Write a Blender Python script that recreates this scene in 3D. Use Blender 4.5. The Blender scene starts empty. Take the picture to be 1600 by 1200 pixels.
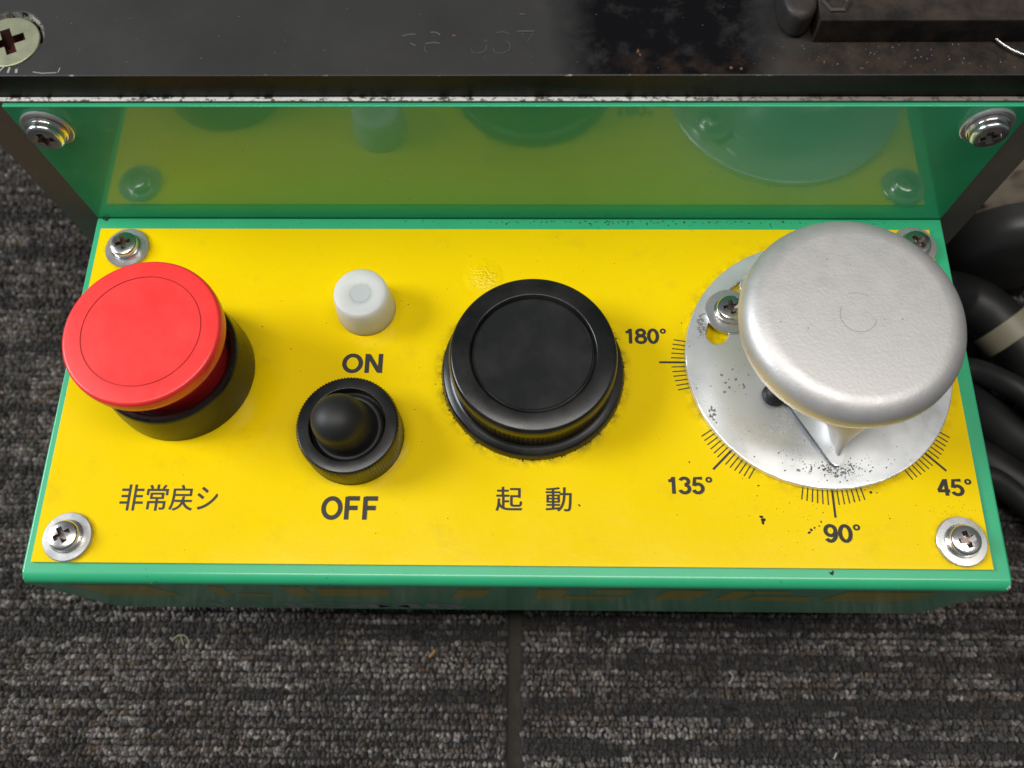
import bpy, bmesh, math, random
import numpy as np
from mathutils import Matrix, Vector

random.seed(7)
rng = np.random.default_rng(11)
MM = 0.001
sc = bpy.context.scene
C = sc.collection

# ------------------------------------------------------------------ camera
cam = bpy.data.cameras.new('camera')
co = bpy.data.objects.new('camera', cam); C.objects.link(co)
co.location = (3.3219*MM, -30.1511*MM, 226.3332*MM)
co.rotation_euler = (0.3658, 0.0134, 0.0103)
cam.sensor_width = 36; cam.lens = 1327.2/1600*36
cam.clip_start = 0.005; cam.clip_end = 50
cam.dof.use_dof = True; cam.dof.focus_distance = 0.238; cam.dof.aperture_fstop = 11.5
sc.camera = co

# ------------------------------------------------------------------ world and lamps
w = bpy.data.worlds.new('World'); sc.world = w; w.use_nodes = True
w.node_tree.nodes['Background'].inputs[0].default_value = (0.86, 0.93, 1.0, 1)
w.node_tree.nodes['Background'].inputs[1].default_value = 0.12

def lamp(name, loc, target, size, energy, col, shape='RECTANGLE', sy=None):
    l = bpy.data.lights.new(name, 'AREA'); l.shape = shape; l.size = size; l.size_y = sy or size
    l.energy = energy; l.color = col
    o = bpy.data.objects.new(name, l); C.objects.link(o); o.location = loc
    o.rotation_euler = (Vector(target)-Vector(loc)).to_track_quat('-Z', 'Y').to_euler()
    return o
# a window-like cool light on the left and a long ceiling fixture overhead
lamp('window_light', (-1.65, 0.25, 1.15), (0, .06, 0), 0.75, 33, (0.88, 0.94, 1.0))
lamp('ceiling_light', (0.15, 0.0, 1.80), (0.15, .0, 0), 1.8, 21.5, (1.0, 0.965, 0.91), sy=0.32)

sc.view_settings.view_transform = 'Standard'
sc.view_settings.look = 'None'
sc.view_settings.exposure = 0.0
sc.view_settings.gamma = 1.0
sc.cycles.max_bounces = 8; sc.cycles.diffuse_bounces = 3; sc.cycles.glossy_bounces = 4; sc.cycles.transmission_bounces = 4

# ------------------------------------------------------------------ materials
def srgb(r, g, b):
    f = lambda c: ((c/255+0.055)/1.055)**2.4 if c > 10 else c/255/12.92
    return (f(r), f(g), f(b), 1)

class NT:
    def __init__(s, name):
        s.m = bpy.data.materials.new(name); s.m.use_nodes = True
        s.t = s.m.node_tree; s.b = s.t.nodes['Principled BSDF']
        s.tc = None
    def n(s, typ, **kw):
        nd = s.t.nodes.new(typ)
        for k, v in kw.items():
            if k.startswith('_'): setattr(nd, k[1:], v)
            else: nd.inputs[k.replace('__', ' ')].default_value = v
        return nd
    def l(s, a, b): s.t.links.new(a, b)
    def coord(s, kind='Object'):
        if not s.tc: s.tc = s.t.nodes.new('ShaderNodeTexCoord')
        return s.tc.outputs[kind]
    def noise(s, scale, detail=4, rough=.6, vec=None, stretch=None):
        nd = s.n('ShaderNodeTexNoise', Scale=scale, Detail=detail, Roughness=rough)
        v = vec or s.coord()
        if stretch:
            mp = s.n('ShaderNodeMapping'); mp.inputs['Scale'].default_value = stretch
            s.l(v, mp.inputs[0]); v = mp.outputs[0]
        s.l(v, nd.inputs['Vector']); return nd.outputs[0]
    def ramp(s, fac, stops):
        r = s.t.nodes.new('ShaderNodeValToRGB'); e = r.color_ramp.elements
        while len(e) < len(stops): e.new(0.5)
        for i, (p, c) in enumerate(stops):
            e[i].position = p; e[i].color = c if hasattr(c, '__len__') else (c, c, c, 1)
        s.l(fac, r.inputs[0]); return r.outputs[0]
    def mix(s, fac, a, b):
        m = s.t.nodes.new('ShaderNodeMix'); m.data_type = 'RGBA'
        for v, i in ((fac, 0), (a, 6), (b, 7)):
            if hasattr(v, 'links'): s.l(v, m.inputs[i])
            else: m.inputs[i].default_value = v
        return m.outputs[2]
    def math(s, op, a, b=0.0, clamp=False):
        m = s.t.nodes.new('ShaderNodeMath'); m.operation = op; m.use_clamp = clamp
        for i, v in enumerate((a, b)):
            if hasattr(v, 'links'): s.l(v, m.inputs[i])
            else: m.inputs[i].default_value = v
        return m.outputs[0]
    def set(s, **kw):
        for k, v in kw.items():
            i = s.b.inputs[k.replace('__', ' ')]
            if hasattr(v, 'links'): s.l(v, i)
            else: i.default_value = v
    def bump(s, h, strength=.3, dist=.0002):
        b = s.n('ShaderNodeBump', Strength=strength, Distance=dist); s.l(h, b.inputs['Height'])
        s.l(b.outputs[0], s.b.inputs['Normal']); return b

M = {}
# glossy green machine paint
m = NT('green_paint')
base = m.mix(m.ramp(m.noise(60, 5), [(.35, 0), (.7, 1)]), (0.024, 0.42, 0.185, 1), (0.031, 0.45, 0.205, 1))
speck = m.ramp(m.noise(900, 2, .5), [(.70, 0), (.74, 1)])
patch = m.ramp(m.noise(25, 3), [(.52, 0), (.62, 1)])
col = m.mix(m.math('MULTIPLY', speck, patch), base, (0.02, 0.022, 0.02, 1))
m.set(Base__Color=col, Roughness=.42, Coat__Weight=1.0, Coat__Roughness=.05, Coat__IOR=1.5)
m.l(m.ramp(m.noise(35, 5, .7), [(.35, .03), (.75, .10)]), m.b.inputs['Coat Roughness'])
m.bump(m.noise(16, 3), .07, .0012)
M['green'] = m.m
M['green_housing'] = M['green'].copy(); M['green_housing'].name = 'green_housing_paint'
gh_ = M['green_housing'].node_tree; gi_ = gh_.nodes['Principled BSDF'].inputs
for l_ in list(gi_['Coat Roughness'].links): gh_.links.remove(l_)
gi_['Coat Roughness'].default_value = .16; gi_['Coat Weight'].default_value = .7
# yellow enamel label plate with faint scuffs and grime
m = NT('yellow_enamel')
base = m.mix(m.ramp(m.noise(18, 4), [(.3, 0), (.75, 1)]), (0.90, 0.625, 0.0005, 1), (0.95, 0.67, 0.0008, 1))
sm = m.ramp(m.noise(55, 6, .7), [(.56, 0), (.8, .36)])
col = m.mix(sm, base, (0.50, 0.33, 0.02, 1))
sc2 = m.ramp(m.noise(160, 2, .5, stretch=(1, .18, 1)), [(.69, 0), (.73, .55)])
col = m.mix(m.math('MULTIPLY', sc2, m.ramp(m.noise(21, 2), [(.5, 0), (.6, 1)])), col, (0.45, 0.34, 0.10, 1))
for cx_, cy_, r_, wd_, amt in ((86.05, 63, 37.2, 4.5, .55), (5.3, 59.7, 25.9, 3.6, 1.0), (-118.8, 11.6, 6.5, 1.6, .5), (118, 12.2, 6.5, 2.2, .6), (-118, 99.6, 6.5, 2.0, .5), (119.6, 100.6, 6.5, 2.6, .7), (-44.3, 40.3, 13.8, 1.6, .45), (-94.9, 59.1, 20.4, 1.2, .35)):
    dn = m.n('ShaderNodeVectorMath', _operation='DISTANCE'); m.l(m.coord(), dn.inputs[0]); dn.inputs[1].default_value = (cx_*MM, cy_*MM, .001)
    fall = m.math('SUBTRACT', 1.0, m.math('DIVIDE', m.math('SUBTRACT', dn.outputs['Value'], r_*MM), wd_*MM), True)
    dm = m.math('MULTIPLY', m.math('MULTIPLY', fall, fall), m.ramp(m.noise(330, 5, .7), [(.40, 0), (.68, 1)]))
    col = m.mix(m.math('MULTIPLY', dm, amt), col, (0.07, 0.05, 0.012, 1))
m.set(Base__Color=col, Roughness=m.ramp(m.noise(40, 4), [(.3, .13), (.8, .24)]), Specular__IOR__Level=.3)
dn = m.n('ShaderNodeVectorMath', _operation='DISTANCE'); m.l(m.coord(), dn.inputs[0]); dn.inputs[1].default_value = (-.0095, .0905, .001)
blister = m.math('SUBTRACT', 1.0, m.math('DIVIDE', dn.outputs['Value'], .0062), True)   # a small crinkled blister in the enamel
hgt = m.math('ADD', m.math('MULTIPLY', m.noise(300, 3), .25), m.math('MULTIPLY', blister, m.math('MULTIPLY', m.noise(620, 3), 8.0)))
m.bump(hgt, .8, .0002)
M['yellow'] = m.m
def plain(name, col, rough, metal=0, bump=None, **kw):
    m = NT(name)
    m.set(Base__Color=col, Roughness=rough, Metallic=metal, **kw)
    if bump: m.bump(m.noise(bump[0], 4), bump[1], bump[2])
    M[name] = m.m; return m
plain('ink', (0.020, 0.016, 0.010, 1), .55)
m = NT('red_plastic')
m.set(Base__Color=m.mix(m.ramp(m.noise(90, 7, .7), [(.5, 0), (.85, .35)]), (0.95, 0.040, 0.036, 1), (0.86, 0.085, 0.07, 1)), Roughness=m.ramp(m.noise(60, 5, .65), [(.3, .26), (.75, .48)]), Coat__Weight=.15, Coat__Roughness=.2)
m.bump(m.noise(250, 4), .06, .0002); M['red_plastic'] = m.m
plain('red_groove', (0.42, 0.008, 0.008, 1), .5)
# black plastics with a film of dust
def blackpl(name, c, r, dust=.05, dcol=(0.07, 0.066, 0.058, 1), spec=.5):
    m = NT(name)
    d = m.ramp(m.noise(70, 7, .65), [(.42, 0), (.75, 1)])
    m.set(Base__Color=m.mix(m.math('MULTIPLY', d, dust*8), (c, c, c*1.03, 1), dcol), Roughness=m.ramp(m.noise(45, 5), [(.3, r-.06), (.7, r+.1)]), Specular__IOR__Level=spec)
    m.bump(m.noise(600, 3), .12, .0001)
    M[name] = m.m
blackpl('black_plastic', .0055, .26, .035)
blackpl('black_cap', .014, .2, .03, spec=.5)
blackpl('black_rubber', .012, .52, .05, (0.035, 0.03, 0.022, 1))
blackpl('black_hose', .009, .46, .06, (0.03, 0.028, 0.025, 1), .4)
blackpl('motor_paint', .035, .42, .06, (0.07, 0.066, 0.06, 1), .5)
blackpl('grime', .009, .75, .1, (0.03, 0.025, 0.018, 1))
m = NT('milky_plastic')
m.set(Base__Color=(0.86, 0.88, 0.85, 1), Roughness=.36, Subsurface__Weight=1.0, Subsurface__Scale=.008, Transmission__Weight=.22)
m.b.inputs['Subsurface Radius'].default_value = (1, 1, .9)
m.bump(m.noise(300, 3), .1, .0002)
M['milky'] = m.m
plain('lens_clear', (0.50, 0.53, 0.52, 1), .35)
# metals
def metal(name, col, r0, r1, scale=120, dirt=None, bump=None, metalv=1.0):
    m = NT(name)
    c = col
    if dirt:
        c = m.mix(m.ramp(m.noise(dirt[0], 6, .7), [(dirt[1], 0), (dirt[1]+.06, 1)]), col, dirt[2])
    m.set(Base__Color=c, Metallic=metalv, Roughness=m.ramp(m.noise(scale, 5), [(.3, r0), (.7, r1)]))
    if bump: m.bump(m.noise(bump[0], 4), bump[1], bump[2])
    M[name] = m.m
metal('chrome', (0.82, 0.80, 0.78, 1), .14, .26, metalv=1.0)
metal('washer_zinc', (0.62, 0.615, 0.60, 1), .2, .34, metalv=.75)
metal('recess_dark', (0.34, 0.29, 0.26, 1), .2, .4)
metal('zinc_disc', (0.84, 0.85, 0.85, 1), .24, .36, 90, dirt=(240, .70, (0.10, 0.09, 0.08, 1)), bump=(150, .06, .0003), metalv=.68)
metal('cast_aluminium', (0.64, 0.615, 0.595, 1), .44, .54, 200, dirt=(900, .69, (0.36, 0.34, 0.325, 1)), bump=(1100, .36, .00014), metalv=.66)
metal('csk_recess', (0.16, 0.07, 0.06, 1), .3, .5)
metal('pointer_edge', (0.10, 0.11, 0.12, 1), .4, .6, metalv=.5)
metal('yellow_zinc', (0.46, 0.47, 0.31, 1), .36, .5, 200, metalv=.75)
metal('bare_steel', (0.45, 0.42, 0.39, 1), .3, .55, 300, dirt=(500, .52, (0.06, 0.05, 0.045, 1)))
metal('brass', (0.62, 0.45, 0.20, 1), .18, .3)
plain('scratch', (0.36, 0.35, 0.33, 1), .5)
plain('rust_mark', (0.20, 0.075, 0.035, 1), .8)
plain('beige_band', (0.27, 0.24, 0.17, 1), .45, bump=(100, .1, .0003))
plain('cloth', (0.20, 0.165, 0.125, 1), .9, bump=(500, .5, .0006))
# black machine bed: dusty paint, a dark reflection painted into the colour, rust to the right
m = NT('black_bed_paint')
sx = m.n('ShaderNodeSeparateXYZ'); m.l(m.coord(), sx.inputs[0])
X = sx.outputs[0]
dust = m.mix(m.ramp(m.noise(30, 6, .65), [(.3, 0), (.75, 1)]), (0.034, 0.033, 0.032, 1), (0.046, 0.044, 0.042, 1))
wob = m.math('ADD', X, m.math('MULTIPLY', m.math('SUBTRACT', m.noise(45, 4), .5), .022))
refl_a = m.math('MULTIPLY', m.math('SUBTRACT', wob, .0090), 85, True)  # mask of the dark reflection painted as a near-black matte patch
refl_b = m.math('MULTIPLY', m.math('SUBTRACT', .066, wob), 90, True)
oil = m.math('MULTIPLY', refl_a, refl_b, True)
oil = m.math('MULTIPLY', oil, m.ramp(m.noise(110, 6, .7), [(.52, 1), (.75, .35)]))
rf = m.math('MULTIPLY', m.math('SUBTRACT', X, .060), 60, True)
rcol = m.mix(m.ramp(m.noise(90, 8, .72), [(.38, 0), (.72, 1)]), (0.016, 0.0145, 0.014, 1), (0.072, 0.050, 0.037, 1))
col = m.mix(rf, dust, rcol)
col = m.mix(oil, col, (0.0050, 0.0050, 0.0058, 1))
Yc = sx.outputs[1]
near = m.math('MULTIPLY', m.math('SUBTRACT', .1225, Yc), 300, True)
rmask = m.math('MULTIPLY', m.math('MULTIPLY', m.math('SUBTRACT', wob, .022), 120, True), near)
rst = m.math('MULTIPLY', m.ramp(m.noise(150, 6, .7), [(.46, 0), (.68, 1)]), rmask)
col = m.mix(m.math('MULTIPLY', rst, .6), col, (0.050, 0.030, 0.019, 1))
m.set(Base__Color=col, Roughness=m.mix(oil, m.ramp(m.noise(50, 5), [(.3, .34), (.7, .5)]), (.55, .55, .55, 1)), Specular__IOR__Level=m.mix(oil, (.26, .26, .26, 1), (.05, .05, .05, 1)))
m.bump(m.noise(260, 6, .7), .3, .0002)
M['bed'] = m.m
m = NT('bed_front_paint')
m.set(Base__Color=m.mix(m.ramp(m.noise(80, 6, .7), [(.5, 0), (.8, 1)]), (0.0065, 0.0055, 0.0045, 1), (0.02, 0.013, 0.009, 1)), Roughness=.45, Specular__IOR__Level=.3)
M['bed_front'] = m.m
m = NT('worn_edge')
m.set(Base__Color=m.mix(m.ramp(m.noise(350, 5, .7, stretch=(.35, 1, 1)), [(.60, 0), (.66, 1)]), (0.02, 0.018, 0.017, 1), (0.4, 0.39, 0.36, 1)), Roughness=.4)
M['worn_edge'] = m.m
m = NT('grey_sheet')
m.set(Base__Color=m.mix(m.ramp(m.noise(40, 5), [(.3, 0), (.7, 1)]), (0.155, 0.130, 0.112, 1), (0.18, 0.152, 0.132, 1)), Roughness=.55)
m.bump(m.noise(700, 2, stretch=(1, 1, .1)), .1, .0001)
M['grey_sheet'] = m.m
m = NT('sheet_edge')
sx = m.n('ShaderNodeSeparateXYZ'); m.l(m.coord(), sx.inputs[0])
wr = m.math('MULTIPLY', m.math('SUBTRACT', m.math('ADD', sx.outputs[0], m.math('MULTIPLY', m.noise(30, 4), .06)), .065), 25, True)
bare = m.mix(wr, (0.75, 0.74, 0.69, 1), (0.24, 0.21, 0.18, 1))
m.set(Base__Color=m.mix(m.ramp(m.noise(700, 5, .7, stretch=(.6, 1, 1)), [(.50, 0), (.58, 1)]), bare, (0.10, 0.085, 0.07, 1)), Roughness=.45)
M['sheet_edge'] = m.m
plain('frame_paint', (0.012, 0.011, 0.010, 1), .6)
plain('front_yellow', (0.46, 0.40, 0.005, 1), .5, Coat__Weight=.5, Coat__Roughness=.16)
plain('front_white', (0.33, 0.36, 0.34, 1), .45)
m = NT('carpet_yarn')
at = m.n('ShaderNodeAttribute'); at.attribute_name = 'yarn'
v = m.n('ShaderNodeHueSaturation'); m.l(at.outputs['Color'], v.inputs['Color'])
m.l(m.ramp(m.noise(1500, 3), [(.35, .45), (.65, 1.55)]), v.inputs['Value'])
m.set(Base__Color=v.outputs[0], Roughness=.9, Specular__IOR__Level=.15, Sheen__Weight=.15)
m.bump(m.noise(1800, 3), 1.0, .0007)
M['yarn'] = m.m
m = NT('carpet_backing')
m.set(Base__Color=m.mix(m.noise(300, 5), (0.012, 0.011, 0.010, 1), (0.03, 0.027, 0.025, 1)), Roughness=.95)
M['backing'] = m.m
m = NT('subfloor_glue')
m.set(Base__Color=m.mix(m.noise(80, 6), (0.014, 0.009, 0.005, 1), (0.024, 0.015, 0.007, 1)), Roughness=.7)
M['subfloor'] = m.m

# ------------------------------------------------------------------ builders (millimetres in, metres out)
def finish(me, mat, angle=35):
    if isinstance(mat, str): mat = [mat]
    for k in mat: me.materials.append(M[k])
    me.shade_smooth(); me.set_sharp_from_angle(angle=math.radians(angle))
def from_bm(bm, name, mat, angle=35, scale=True, wn=True):
    if scale: bmesh.ops.scale(bm, vec=(MM, MM, MM), verts=bm.verts)
    bmesh.ops.recalc_face_normals(bm, faces=bm.faces)
    me = bpy.data.meshes.new(name); bm.to_mesh(me); bm.free(); finish(me, mat, angle)
    return weighted(me) if wn and len(me.polygons) > 4 else me
def weighted(me):
    o = bpy.data.objects.new('w', me); C.objects.link(o)
    md = o.modifiers.new('w', 'WEIGHTED_NORMAL'); md.mode = 'FACE_AREA'; md.keep_sharp = True; md.weight = 100
    r = eval_mesh(o); r.name = me.name; bpy.data.objects.remove(o); bpy.data.meshes.remove(me); return r
def add(name, me, parent=None, loc=(0, 0, 0), rot=None, label=None, scale=1):
    o = bpy.data.objects.new(name, me); C.objects.link(o)
    o.location = Vector(loc)*MM
    if rot: o.rotation_euler = rot
    if scale != 1: o.scale = (scale,)*3
    if parent:
        o.parent = parent; o.matrix_parent_inverse = parent.matrix_basis.inverted()
        if parent.parent: o.matrix_parent_inverse = (parent.matrix_basis).inverted()
    if label: o['label'] = label
    return o
def thing(name, label, cat, loc, group=None):
    o = bpy.data.objects.new(name, None); C.objects.link(o); o.location = Vector(loc)*MM
    o.empty_display_size = .02
    o['label'] = label; o['category'] = cat
    if group: o['group'] = group
    return o
def lathe(name, prof, mat, n=96, angle=35, radf=None, shear=(0, 0), matf=None, wn=True):
    bm = bmesh.new(); rings = []
    for (r, z) in prof:
        if r <= 1e-6: rings.append([bm.verts.new((shear[0]*z, shear[1]*z, z))]); continue
        ring = []
        for i in range(n):
            rr = r*(radf(i, r, z) if radf else 1)
            a = 2*math.pi*i/n
            ring.append(bm.verts.new((rr*math.cos(a)+shear[0]*z, rr*math.sin(a)+shear[1]*z, z)))
        rings.append(ring)
    for k, (a, b) in enumerate(zip(rings, rings[1:])):
        mi = matf(k) if matf else 0
        if len(a) == 1 and len(b) == 1: continue
        for i in range(n):
            j = (i+1) % n
            if len(a) == 1: f = bm.faces.new((a[0], b[i], b[j]))
            elif len(b) == 1: f = bm.faces.new((a[i], a[j], b[0]))
            else: f = bm.faces.new((a[i], a[j], b[j], b[i]))
            f.material_index = mi
    return from_bm(bm, name, mat, angle, wn=wn)
def box(name, x0, x1, y0, y1, z0, z1, mat, bev=.3, seg=2):
    bm = bmesh.new(); bmesh.ops.create_cube(bm, size=1)
    for v in bm.verts:
        v.co = Vector((x0 if v.co.x < 0 else x1, y0 if v.co.y < 0 else y1, z0 if v.co.z < 0 else z1))
    if bev: bmesh.ops.bevel(bm, geom=list(bm.edges), offset=bev, segments=seg, profile=.5, affect='EDGES')
    return from_bm(bm, name, mat, 50)
def hull(name, pts, mat, bev=0, seg=2, wn=True):
    bm = bmesh.new()
    for p in pts: bm.verts.new(p)
    r = bmesh.ops.convex_hull(bm, input=bm.verts)
    bmesh.ops.dissolve_limit(bm, angle_limit=math.radians(4), verts=bm.verts, edges=bm.edges)
    if bev: bmesh.ops.bevel(bm, geom=list(bm.edges), offset=bev, segments=seg, profile=.5, affect='EDGES')
    return from_bm(bm, name, mat, 40, wn=wn)
def eval_mesh(o):
    dg = bpy.context.evaluated_depsgraph_get(); dg.update()
    me = bpy.data.meshes.new_from_object(o.evaluated_get(dg)); return me
def plate(name, loops, z0, z1, mat, bev=.2):
    """flat plate from closed 2D outlines (first outer, rest holes), bevelled edges"""
    cu = bpy.data.curves.new('c', 'CURVE'); cu.dimensions = '2D'; cu.fill_mode = 'BOTH'
    for lp in loops:
        s = cu.splines.new('POLY'); s.points.add(len(lp)-1); s.use_cyclic_u = True
        for p, q in zip(s.points, lp): p.co = (q[0], q[1], 0, 1)
    cu.extrude = (z1-z0)/2-bev; cu.bevel_depth = bev; cu.bevel_resolution = 2; cu.offset = -bev
    o = bpy.data.objects.new('c', cu); C.objects.link(o)
    me = eval_mesh(o); bpy.data.objects.remove(o); bpy.data.curves.remove(cu)
    bm = bmesh.new(); bm.from_mesh(me); bpy.data.meshes.remove(me)
    bmesh.ops.translate(bm, vec=(0, 0, (z0+z1)/2), verts=bm.verts)
    bmesh.ops.remove_doubles(bm, verts=bm.verts, dist=1e-4)
    return from_bm(bm, name, mat, 30)
def circle(x, y, r, n=96, a0=0, a1=2*math.pi):
    return [(x+r*math.cos(a0+(a1-a0)*i/n), y+r*math.sin(a0+(a1-a0)*i/n)) for i in range(n)]
def text_mesh(name, s, x0, x1, y0, y1, mat, offset=0.0, z=0, th=.06, upright=None, space=1.0, heavy=0.0):
    cu = bpy.data.curves.new('t', 'FONT'); cu.body = s; cu.offset = offset; cu.resolution_u = 6; cu.space_character = space
    o = bpy.data.objects.new('t', cu); C.objects.link(o)
    me = eval_mesh(o); bpy.data.objects.remove(o); bpy.data.curves.remove(cu)
    bm = bmesh.new(); bm.from_mesh(me); bpy.data.meshes.remove(me)
    xs = [v.co.x for v in bm.verts]; ys = [v.co.y for v in bm.verts]
    ax, bx, ay, by = min(xs), max(xs), min(ys), max(ys)
    for v in bm.verts:
        u = x0+(v.co.x-ax)/(bx-ax)*(x1-x0); t = y0+(v.co.y-ay)/(by-ay)*(y1-y0)
        v.co = Vector((u, t, z+th)) if upright is None else Vector((u, upright-th, t))
    if heavy:
        for k, (dx, dy) in enumerate(((heavy, heavy*.4), (-heavy, -heavy*.4), (heavy*.3, -heavy))):
            g = bmesh.ops.duplicate(bm, geom=[f for f in bm.faces if f.index >= 0 and not f.tag])['geom'] if k == 0 else bmesh.ops.duplicate(bm, geom=base_f)['geom']
            if k == 0:
                new = set(x for x in g if isinstance(x, bmesh.types.BMFace)); base_f = [f for f in bm.faces if f not in new]
            bmesh.ops.translate(bm, vec=(dx, dy, .012*(k+1)), verts=[x for x in g if isinstance(x, bmesh.types.BMVert)])
    return from_bm(bm, name, mat, 30, wn=False)
def tube(name, pts, r, mat, n=14, closed=False):
    """round tube along a smooth path"""
    P = [Vector(p) for p in pts]; path = []
    for i in range(len(P)-1):
        a, b, c, d = P[max(i-1, 0)], P[i], P[i+1], P[min(i+2, len(P)-1)]
        for k in range(8):
            t = k/8
            path.append(.5*((2*b)+(c-a)*t+(2*a-5*b+4*c-d)*t*t+(3*b-a-3*c+d)*t**3))
    path.append(P[-1])
    bm = bmesh.new(); rings = []; up = Vector((0, 0, 1))
    for i, p in enumerate(path):
        t = (path[min(i+1, len(path)-1)]-path[max(i-1, 0)]).normalized()
        s = t.cross(up)
        s = s.normalized() if s.length > 1e-4 else Vector((1, 0, 0))
        u = s.cross(t)
        rings.append([bm.verts.new(p+r*(math.cos(2*math.pi*k/n)*s+math.sin(2*math.pi*k/n)*u)) for k in range(n)])
    for a, b in zip(rings, rings[1:]):
        for k in range(n): bm.faces.new((a[k], a[(k+1) % n], b[(k+1) % n], b[k]))
    bm.faces.new(rings[0]); bm.faces.new(rings[-1])
    return from_bm(bm, name, mat, 60)
def flecks(name, pts, mat, smin, smax, up=(0, 0, 1)):
    """tiny irregular crumbs lying on a surface; pts = (x, y, z[, size])"""
    bm = bmesh.new()
    for p in pts:
        s = p[3] if len(p) > 3 else random.uniform(smin, smax)
        n = random.randint(5, 7); a0 = random.uniform(0, 6.28); st = random.uniform(.5, 1); rt = random.uniform(0, 3.14)
        ring = []
        for k in range(n):
            a = a0+2*math.pi*k/n; rr = s*random.uniform(.55, 1.15)
            u, v = rr*math.cos(a), rr*st*math.sin(a)
            ring.append(bm.verts.new((p[0]+u*math.cos(rt)-v*math.sin(rt), p[1]+u*math.sin(rt)+v*math.cos(rt), p[2])))
        top = bm.verts.new((p[0], p[1], p[2]+min(s*.45, .25)))
        for k in range(n): bm.faces.new((ring[k], ring[(k+1) % n], top))
    return from_bm(bm, name, mat, 30, wn=False)
def boolean(me, cutters, mat, name):
    o = bpy.data.objects.new('b', me); C.objects.link(o); cs = []
    for cm in cutters:
        c = bpy.data.objects.new('k', cm); C.objects.link(c); cs.append(c)
        md = o.modifiers.new('x', 'BOOLEAN'); md.operation = 'DIFFERENCE'; md.object = c; md.solver = 'EXACT'
    r = eval_mesh(o); r.name = name
    for c in cs+[o]: bpy.data.objects.remove(c)
    for k, x in enumerate(mat): r.materials[k] = M[x]
    r.shade_smooth(); r.set_sharp_from_angle(angle=math.radians(28))
    return weighted(r)

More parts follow.
